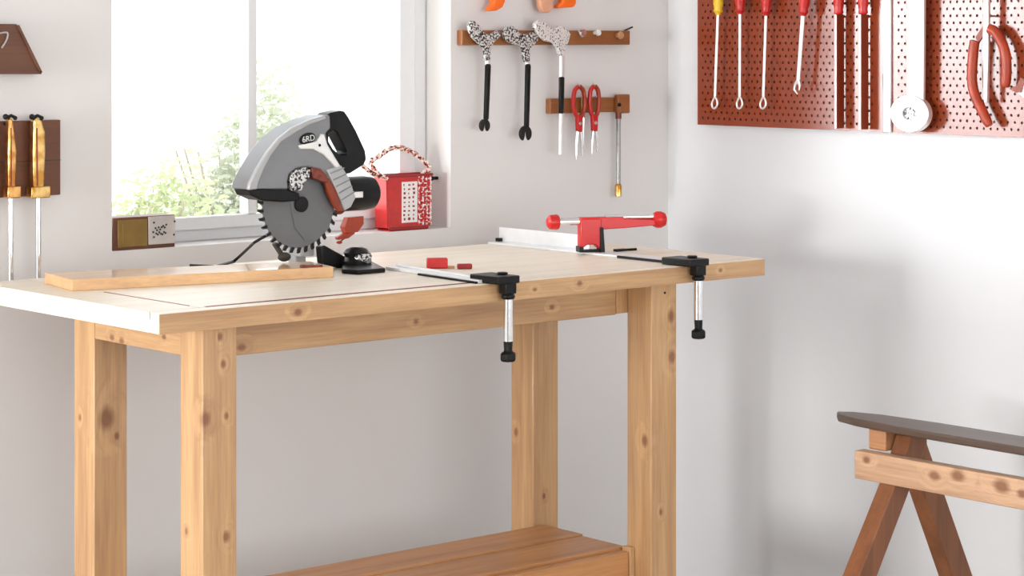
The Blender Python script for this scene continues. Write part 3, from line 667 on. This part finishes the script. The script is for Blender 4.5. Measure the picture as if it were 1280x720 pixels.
build('grip', MB().cyl((4.224,YW-.026,1.300),(4.224,YW-.026,1.350),.006,10), 'brassflat', sk)
tb = thing('socket_bar', (4.367, YW-.03, 1.30), 'slim steel socket bar hanging from the end block of the short strip', 'wrench')
q0, q1 = at_y(773,143,YW-.030), at_y(773,246,YW-.030)
build('shaft', MB().cyl(q0+Vector((0,0,.030)), q1+Vector((0,0,.03)), .0062, 14), 'greysteel', tb)
build('collar', MB().cyl(q0+Vector((0,0,-.012)), q0+Vector((0,0,.004)), .0085, 14), 'copper', tb)
build('socket', MB().lathe(q1, (0,0,1), [(0,.007),(.002,.0095),(.030,.0095),(.036,.0065)], 16), 'brass', tb, label='brass-coloured socket end')

# things hanging above the long strip (only their lower ends are in view)
def hang(name, pts, mat, lab, cat, th=.022, top=None):
    q = [at_y(*p, YW-.045) for p in pts]
    t = thing(name, tuple(q[0]), lab, cat)
    build('handle', MB().prism(q, (0,th,0)), mat, t, bev=.005, seg=3)
    return t
h1 = hang('hand_saw', [(617,-60),(632,-60),(633,-12),(632,2),(629,9),(621,13.5),(612,14),(612,10),(617,6),(619,-6)], 'orange', 'curved orange tool handle hanging leftmost above the long wrench strip', 'tool')
q = at_y(625,-60,YW-.04); build('blade', MB().box(q.x-.02,q.x+.02,YW-.036,YW-.033,q.z-.002,q.z+.2), 'steel', h1)
h2 = hang('mallet', [(675,-60),(690,-60),(692,-10),(692,10),(688,16),(680,16),(676,8),(674,-10)], 'peach', 'peach wooden handle end hanging above the long wrench strip', 'tool', .02)
q = at_y(683,-60,YW-.04); build('head', MB().cyl((q.x-.05,YW-.035,q.z+.03),(q.x+.05,YW-.035,q.z+.03),.03), 'tan', h2)
h3 = hang('hand_saw', [(702,-60),(720,-60),(722,-12),(721,5),(718,9),(697,10.5),(698,6),(703,3),(704,-8)], 'orange', 'square-ended orange tool handle hanging right above the long wrench strip', 'tool')
q = at_y(711,-60,YW-.04); build('blade', MB().box(q.x-.02,q.x+.02,YW-.036,YW-.033,q.z-.002,q.z+.2), 'steel', h3)

# ================================================================ LEFT OF THE WINDOW
wd = thing('corner_bracket', (2.45, YW, 1.49), 'dark reddish wooden bracket with a sloping side high on the wall left of the window', 'bracket')
tri = [(-45,92),(52,92),(22,30),(-16,30)]
build('board', MB().prism([at_y(*q, YW-.03) for q in tri], (0,.03,0)), 'walnut', wd, bev=.003)
build('edge_moulding', MB().bar(at_y(22,32,YW-.032), at_y(51,91,YW-.032), .006, .006, (0,1,0)).bar(at_y(-44,91,YW-.032), at_y(51,91,YW-.032), .006, .006, (0,1,0)), 'walnut', wd)
build('hook', MB().tube(smooth_path([at_y(-2,42,YW-.034), at_y(9,41,YW-.036), at_y(8,50,YW-.038), at_y(2,60,YW-.036)]), .0022, 8), 'steel', wd, label='thin grey wire hook')

cb = thing('clamp_board', (2.5, YW, 1.25), 'dark brown wall board left of the window carrying two brass clamps', 'board')
build('board', MB().box(2.34, 2.632, YW-.022, YW, 1.162, 1.331), 'walnut', cb, bev=.002)
build('seam', MB().box(2.34, 2.6325, YW-.0228, YW-.0221, 1.240, 1.2415), 'ink', cb)
for x_ in (2.492, 2.560): build('peg', MB().cyl((x_,YW-.020,1.325),(x_,YW-.037,1.329),.004,8), 'blackmetal', cb)
def brass_clamp(px0, px1, lab, rx, curve, bm_='brass'):
    y = YW-.048
    t = thing('sash_clamp', tuple(at_y((px0+px1)/2, 240, y)), lab, 'clamp', 'brass clamps left of the window')
    m_ = (px0+px1)/2; w_ = (px1-px0)/2*1.25
    po = [(m_-w_*.5+1,150),(m_-w_*.1,146.5),(m_+w_*.3+curve*.3,151),(m_+w_*.6+curve*.5,165),(m_+w_*.75,190),(m_+w_*.6,235),(m_-w_*.45,235),(m_-w_*.5,190)]
    build('handle', MB().prism([at_y(*q, y-.010) for q in po], (0,.020,0)), bm_, t, bev=.004, seg=3)
    a_ = at_y(m_-w_*.95, 248, y); b_ = at_y(m_+w_*.95, 232, y)
    build('jaw', MB().box(a_.x, b_.x, y-.013, y+.013, a_.z, b_.z), bm_, t, bev=.003)
    build('slot', MB().bar(at_y(m_-w_*.15,160,y-.0106), at_y(m_-w_*.1,232,y-.0106), .0025, .002, (0,1,0)), 'file', t)
    hk_ = MB().tube([at_y(m_-6,147,y), at_y(m_-1,144.5,y-.004), at_y(m_+4,147,y-.004)], .004, 8).ball(at_y(m_-8,146,y), .0065).ball(at_y(m_+4,147.5,y-.004), .005)
    build('hanging_hook', hk_, 'blackmetal', t, label='black hook at the top')
    r0, r1 = at_y(rx, 246, y), at_y(rx, 353, y); r1.z = .965
    build('rod', MB().cyl(r0, (r0.x, y, .965), .0065, 16), 'chrome', t, label='long chrome rod')
    return t
brass_clamp(8, 22, 'warm orange brass clamp at the left edge of the dark board', 13.5, -3, 'brasswarm')
brass_clamp(38, 58, 'broader yellow brass clamp nearer the window', 48, 3)

# ================================================================ PEGBOARDS (right wall)
def pegboard(ya, yb, z0, z1, label, off=0):
    """ya > yb ; face at x = XP"""
    t = thing('pegboard', (XP, (ya+yb)/2, z0), label, 'pegboard')
    b = MB(); px_, pz_ = .0205, .0172; edge = .010
    ny = int((ya-yb-2*edge-px_/2)//px_); nz = int((z1-z0-2*edge)//pz_); r = .0036
    xf = XP
    ybase = ya-edge
    def face(pts): b.bm.faces.new([b.v((xf,)+p) for p in pts])
    zt = z0+edge+nz*pz_; 
    # border quads
    face([(ya,z0),(yb,z0),(yb,z0+edge),(ya,z0+edge)]); face([(ya,zt),(yb,zt),(yb,z1),(ya,z1)])
    for j in range(nz):
        za = z0+edge+j*pz_; zb_ = za+pz_; sh = px_/2 if j % 2 else 0
        face([(ya,za),(ybase-sh,za),(ybase-sh,zb_),(ya,zb_)])
        ye = ybase-sh-ny*px_
        face([(ye,za),(yb,za),(yb,zb_),(ye,zb_)])
        for i in range(ny):
            y_1 = ybase-sh-i*px_; y_0 = y_1-px_; cy, cz = (y_0+y_1)/2, (za+zb_)/2
            ring = [b.v((xf, cy+math.cos(k*math.pi/4+math.pi/8)*r, cz+math.sin(k*math.pi/4+math.pi/8)*r)) for k in range(8)]
            rin = [b.v((xf+.004, v_.co.y, v_.co.z)) for v_ in ring]
            sq = [b.v((xf, y_1, za+pz_*.5)), b.v((xf,y_1,zb_)), b.v((xf,cy,zb_)), b.v((xf,y_0,zb_)), b.v((xf,y_0,cz)), b.v((xf,y_0,za)), b.v((xf,cy,za)), b.v((xf,y_1,za))]
            # ring index k at angle 22.5+45k ; sq angles 0,45,90...
            for k in range(8):
                b.bm.faces.new([ring[k], sq[(k+1)%8], ring[(k+1)%8]])
                b.bm.faces.new([ring[k-1], sq[k], sq[(k+1)%8], ring[k]]) if False else b.bm.faces.new([sq[k], sq[(k+1)%8], ring[k]])
                b.bm.faces.new([ring[k], ring[(k+1)%8], rin[(k+1)%8], rin[k]])
    bmesh.ops.remove_doubles(b.bm, verts=b.bm.verts, dist=.00004)
    o = build('perforated_sheet', b, 'peg', t, smooth=False)
    build('sheet_edge', MB().box(xf+.0003, XW-.012, ya-.006, ya, z0, z1).box(xf+.0003, XW-.012, yb, yb+.006, z0, z1).box(xf+.0003, XW-.012, yb+.006, ya-.006, z0, z0+.006), 'peg', t)
    build('backing', MB().box(xf+.0045, XW+.001, yb+.006, ya-.006, z0+.006, z1), 'pegback', t, smooth=False)
    return t
PZ0, PZ1 = 1.276, 1.76
pegboard(4.497, 3.832, PZ0, PZ1, 'reddish brown pegboard on the right wall nearest the room corner, with screwdrivers and files')
pegboard(3.806, 2.95, PZ0, PZ1, 'right-hand pegboard at the picture edge, with the big wrench and pliers')
o = build('cover_strip', MB().box(XP-.006, XW+.001, 3.807, 3.831, PZ0, PZ1), 'alu', loc=(XP,3.82,PZ0), bev=.002)
tag(o, 'pale upright joint strip between the two pegboards', 'strip')

def V(px, py, x): return at_x(px, py, x)
def hookpeg(t, y, z, x): build('hanger', MB().cyl((XP+.001, y, z), (x, y, z), .0025, 8), 'steel', t)
def driver(hx, tx, ty, mat, lab, xoff=.034, tip='ring', bend=None, htop=-55, hbot=17):
    x = XP-xoff
    a_, b_ = V(hx, hbot, x), V(tx, ty, x)
    t = thing('screwdriver', tuple(a_), lab, 'screwdriver', 'long-handled drivers on the left pegboard')
    ax_ = (a_-b_).normalized()
    L = .115
    build('handle', MB().lathe(a_, ax_, [(0,.0105),(.004,.0135),(.012,.0115),(.022,.0145),(.075,.0150),(.105,.014),(L,.008)], 10), mat, t, label=None)
    build('ferrule', MB().lathe(a_-ax_*.006, ax_, [(0,.006),(.002,.008),(.008,.009)], 12), mat, t)
    if tip == 'ring':
        build('shaft', MB().cyl(a_, b_+ax_*.014, .0042, 10), 'satin', t)
        # pointed loop: drop shape in the board plane
        w_ = .0105; yv = Vector((0,-1,0)); 
        P = [b_+ax_*.014, b_+ax_*.004+yv*w_*.75, b_-ax_*.008+yv*w_*.95, b_-ax_*.017+yv*w_*.25, b_-ax_*.017-yv*w_*.6, b_-ax_*.006-yv*w_*1.0, b_+ax_*.006-yv*w_*.5, b_+ax_*.014]
        build('loop_tip', MB().tube(smooth_path(P,4), .0028, 8), 'satin', t)
    else:
        c = V(998, 100, x); 
        build('shaft', MB().tube([a_, a_*.5+c*.5, c], [.0062,.0060,.0055], 10), 'satin', t)
        build('hook_tip', MB().tube([c, V(994,106,x), V(993,112,x), V(997,118,x-.002)], [.0055,.004,.003,.0015], 8).tube([c, V(1000,107,x), V(999,113,x)], [.004,.0035,.0015], 8), 'satin', t)
    hookpeg(t, a_.y, a_.z+.05, x+.008)
    return t
driver(897.5, 893.5, 127, 'yellow', 'driver with a yellow handle and a loop tip, nearest the room corner', hbot=16)
driver(925, 924.5, 127, 'redp', 'red-handled driver with a loop tip, hanging next to the yellow one', hbot=15)
driver(957.5, 954, 127, 'redp', 'red-handled driver with a loop tip, third from the room corner', hbot=17)
driver(1004, 995, 115, 'redp', 'red-handled driver with a slanting shaft and a forked tip', .036, 'hook', hbot=17)
def filetool(px, lab):
    xb_ = XP-.006; xe = XP-.036
    a_ = V(px, 18, xe); b_ = V(px, 155, xe)
    t = thing('file', (xe, a_.y, a_.z), lab, 'file', 'long files on the left pegboard')
    y = (a_.y+b_.y)/2
    build('handle', MB().lathe((xe+.012, y, a_.z), (0,0,1), [(0,.009),(.004,.0125),(.014,.011),(.024,.0135),(.08,.0145),(.105,.013),(.115,.007)], 12), 'redp', t)
    build('blade', MB().box(xe+.002, xb_, y-.003, y+.003, PZ0+.006, a_.z), 'file', t, bev=.0008, label='flat steel blade, its shaded face painted red-brown')  # shade on the blade's side is put into its colour
    build('lit_blade_edge', MB().box(xe-.001, xe+.0018, y-.003, y+.003, PZ0+.006, a_.z), 'satin', t, bev=.0008, label='steel blade edge kept bright as its lit side')  # separate pale strip for the sunlit edge of the same blade
    hookpeg(t, y, a_.z+.05, xe+.02)
filetool(1044.5, 'long file with a red handle and a shade-brown blade, left of the pair')
filetool(1075, 'long file with a red handle and a shade-brown blade, beside the pegboard joint')
# two thin rods leaning at the joint
for i, (a_, b_, mt, lab) in enumerate((((1104,92),(1106,160),'tan','thin tan rod hanging just right of the pegboard joint'), ((1108,100),(1112,158),'copper','thin reddish rod leaning just right of the tan rod'))):
    p_, q_ = V(*a_, XP-.0024), V(*b_, XP-.0010)
    o = build('thin_rod', MB().cyl(p_, q_, .0028, 10, .0018), mt, loc=p_); tag(o, lab, 'rod', 'thin rods by the pegboard joint')
# big wrench
xb = XP-.036
bw = thing('ring_wrench', tuple(V(1142,60,xb)), 'large pale steel ring wrench hanging head down on the right pegboard', 'wrench')
a_, b_ = V(1144,-40,xb), V(1143,126,xb); c = V(1137.5,142,xb)
yy = Vector((0,1,0)); hw = .0265
build('shank', MB().prism([a_+yy*hw, a_-yy*hw, b_-yy*hw, V(1152,134,xb), V(1128,134,xb), b_+yy*hw], (.012,0,0)), 'satin', bw, bev=.003)
hd = []
NR = 40
R0 = .061
outer = [c+Vector((0,math.cos(2*math.pi*i/NR)*R0, math.sin(2*math.pi*i/NR)*.047)) for i in range(NR)]
inner = [c+Vector((0,math.cos(2*math.pi*i/24)*(.024 if i%2 else .020), math.sin(2*math.pi*i/24)*(.016 if i%2 else .013))) for i in range(24)]
build('ring_head', MB().prism([p+Vector((-.004,0,0)) for p in outer], (.018,0,0), [p+Vector((-.004,0,0)) for p in inner]), 'satin', bw, bev=.0025)
build('socket_insert', MB().prism([p+Vector((.002,0,0)) for p in inner], (.008,0,0)), 'ornate', bw, label='dark patterned socket in the ring')
hookpeg(bw, a_.y, a_.z-.02, xb+.011)
# pliers
xq = XP-.030
pq = thing('curved_pliers', tuple(V(1232,40,xq)), 'orange-red handled pliers hanging on the right pegboard', 'pliers')
lh = smooth_path([V(*q, xq) for q in ((1218.5,51),(1217,62),(1215.5,80),(1215,100),(1218,117),(1226,135),(1236.5,157))])
build('handle', MB().tube(lh, [.0125]*(len(lh)-3)+[.012,.011,.009], 12), 'plier', pq, label='long orange-red handle')
rh = smooth_path([V(*q, xq) for q in ((1236,36),(1244,40),(1252,53),(1257,68),(1258,88),(1256.5,109))])
build('handle', MB().tube(rh, [.009]+[.0125]*(len(rh)-3)+[.012,.010], 12), 'plier', pq, label='short curved orange-red handle')
build('cutter_bar', MB().prism([V(*q, xq-.006) for q in ((1229.5,-30),(1235,-30),(1235,60),(1233.5,128),(1229.5,128),(1228,60))], (.010,0,0)), 'satin', pq, bev=.002, label='pale steel centre bar')
build('arm', MB().prism([V(*q, xq-.003) for q in ((1219,46),(1230,30),(1240,32),(1240,39),(1231,42),(1222,54))], (.007,0,0)), 'file', pq, bev=.001)
hookpeg(pq, V(1232,20,xq).y, V(1232,20,xq).z, xq+.004)
xs = XP-.04
pk = thing('putty_knife', tuple(V(1275,110,xs)), 'pale steel blade with a dark tip cut off by the right picture edge', 'knife')
build('blade', MB().prism([V(*q, xs) for q in ((1267,112),(1278,103),(1305,112),(1305,140),(1284,126))], (.004,0,0)), 'satin', pk, bev=.001)
build('tip', MB().prism([V(*q, xs-.0015) for q in ((1261,111),(1270,107),(1276,96),(1281,100),(1277,116),(1270,116))], (.006,0,0)), 'file', pk, bev=.001)
build('handle', MB().cyl(V(1304,126,xs+.002), V(1345,128,xs+.002), .014, 14), 'redp', pk)
hookpeg(pk, V(1325,127,xs).y, V(1325,127,xs).z, xs+.004)

# ================================================================ SAWHORSE
sh = thing('sawhorse', (4.08, 3.1, 0), 'wooden sawhorse with brown splayed legs by the right wall', 'sawhorse')
bxx = 4.0
build('side_rail', MB().box(bxx, bxx+.032, 2.30, 3.46, .520, .583), 'beam', sh, bev=.002, label='pale knotty pine rail')
apex = 4.105
for yy_ in (3.39, 2.42):
    yl = yy_
    zt_ = .632
    # left leg and right leg in the x-z plane
    lg = MB().prism([(4.060,yl,.622),(4.115,yl,.622),(4.115,yl,.600),(3.735,yl,0),(3.655,yl,0),(3.66+.012,yl,.02),(4.030,yl,.560)], (0,-.045,0))
    build('leg', lg, 'brownleg', sh, bev=.002)
    rl = MB().prism([(4.080,yl+.046,zt_),(4.160,yl+.046,zt_),(4.165,yl+.046,.600),(4.470,yl+.046,0),(4.400,yl+.046,0),(4.105,yl+.046,.585)], (0,-.045,0))
    build('leg', rl, 'brownleg', sh, bev=.002)
    build('ledger', MB().box(3.90, 4.32, yl-.066, yl-.046, .18, .24), 'brownleg', sh, bev=.002)
    build('bolt', MB().lathe((4.052, yl-.02, .512), (-.8,0,.3), [(0,.009),(.03,.009),(.032,.006)], 12), 'blackmetal', sh)
build('end_block', MB().box(4.030, 4.098, 3.395, 3.445, .585, .632), 'block', sh, bev=.004)
# dark board on top
bd = []
zb_ = .6325
yT, yE = 3.575, 2.1
prof = [(yT,4.070),(yT-.03,4.040),(yT-.10,4.020),(yT-.25,4.008),(yE,4.000),(yE,4.125),(yT-.25,4.125),(yT-.10,4.115),(yT-.03,4.095)]
o = build('long_board', MB().prism([(x,y,zb_) for y,x in prof], (0,0,.018)), 'darkboard', loc=(4.06,3.0,zb_), bev=.005, seg=3)
tag(o, 'long dark weathered board with a pointed end resting on the sawhorse', 'board')

# ================================================================ LIGHT
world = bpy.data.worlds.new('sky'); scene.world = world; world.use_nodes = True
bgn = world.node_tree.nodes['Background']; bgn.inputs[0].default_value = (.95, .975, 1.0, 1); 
_wn, _wl = world.node_tree.nodes, world.node_tree.links
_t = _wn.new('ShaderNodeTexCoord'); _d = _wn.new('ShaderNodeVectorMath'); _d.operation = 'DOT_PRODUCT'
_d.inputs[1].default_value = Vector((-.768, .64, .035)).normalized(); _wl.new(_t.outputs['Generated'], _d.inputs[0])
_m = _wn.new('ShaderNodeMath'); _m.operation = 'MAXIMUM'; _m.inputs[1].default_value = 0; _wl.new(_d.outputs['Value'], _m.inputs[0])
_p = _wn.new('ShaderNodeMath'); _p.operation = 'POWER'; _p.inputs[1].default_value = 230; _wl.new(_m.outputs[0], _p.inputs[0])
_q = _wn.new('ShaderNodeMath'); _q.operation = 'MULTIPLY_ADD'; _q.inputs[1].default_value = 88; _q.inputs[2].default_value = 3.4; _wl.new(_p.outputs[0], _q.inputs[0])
_wl.new(_q.outputs[0], bgn.inputs[1])          # even sky plus an added bright lobe, aimed to whiten the pegboard sheen
def light(name, kind, loc, direction, energy, color, **k):
    d = bpy.data.lights.new(name, kind); d.energy = energy; d.color = color
    for a_, b_ in k.items(): setattr(d, a_, b_)
    o = bpy.data.objects.new(name, d); COL.objects.link(o); o.location = loc
    o.rotation_euler = Vector(direction).to_track_quat('-Z', 'Y').to_euler(); return o
light('sun', 'SUN', (0, 8, 4), (1, -.69, -.31), .25, (1, .97, .93), angle=math.radians(2.2))
def portal(name, loc, direction, sx, sy):
    o = light(name, 'AREA', loc, direction, 1, (1, 1, 1), shape='RECTANGLE', size=sx, size_y=sy); o.data.cycles.is_portal = True
portal('back_window_portal', (3.12, YO-.005, 1.56), (0, -1, 0), 1.36, 1.1)
portal('left_window_portal', (X0-.06, 3.915, 1.275), (1, 0, 0), 2.35, 1.33)
light('left_window_daylight', 'AREA', (X0-.07, 3.96, 1.275), (1, 0, 0), 540, (1, .985, .965), shape='RECTANGLE', size=2.3, size_y=1.2)
light('rear_fill_light', 'AREA', (1.95, Y0-.07, 1.475), (0, 1, 0), 52, (.99, .99, 1), shape='RECTANGLE', size=4.3, size_y=1.8)  # fill lamp added behind the camera, in the added rear opening
portal('rear_opening_portal', (1.95, Y0-.06, 1.475), (0, 1, 0), 4.5, 1.95)

# ================================================================ CAMERA
cam = bpy.data.cameras.new('camera'); co = bpy.data.objects.new('camera', cam); COL.objects.link(co); scene.camera = co
cam.sensor_width = 36; cam.lens = F/1280*36; cam.shift_x = 0; cam.shift_y = -(360-HOR)/1280
co.location = (0, 0, H)
fwd = Vector((A[1], B[1], 0))
co.rotation_euler = fwd.to_track_quat('-Z', 'Y').to_euler()
cam.clip_start = .05; cam.clip_end = 200
for o in scene.objects:
    if '_o' in o: del o['_o']
vs = scene.view_settings; vs.view_transform = 'Standard'; vs.look = 'None'; vs.gamma = 1; vs.exposure = -.25; vs.use_curve_mapping = False
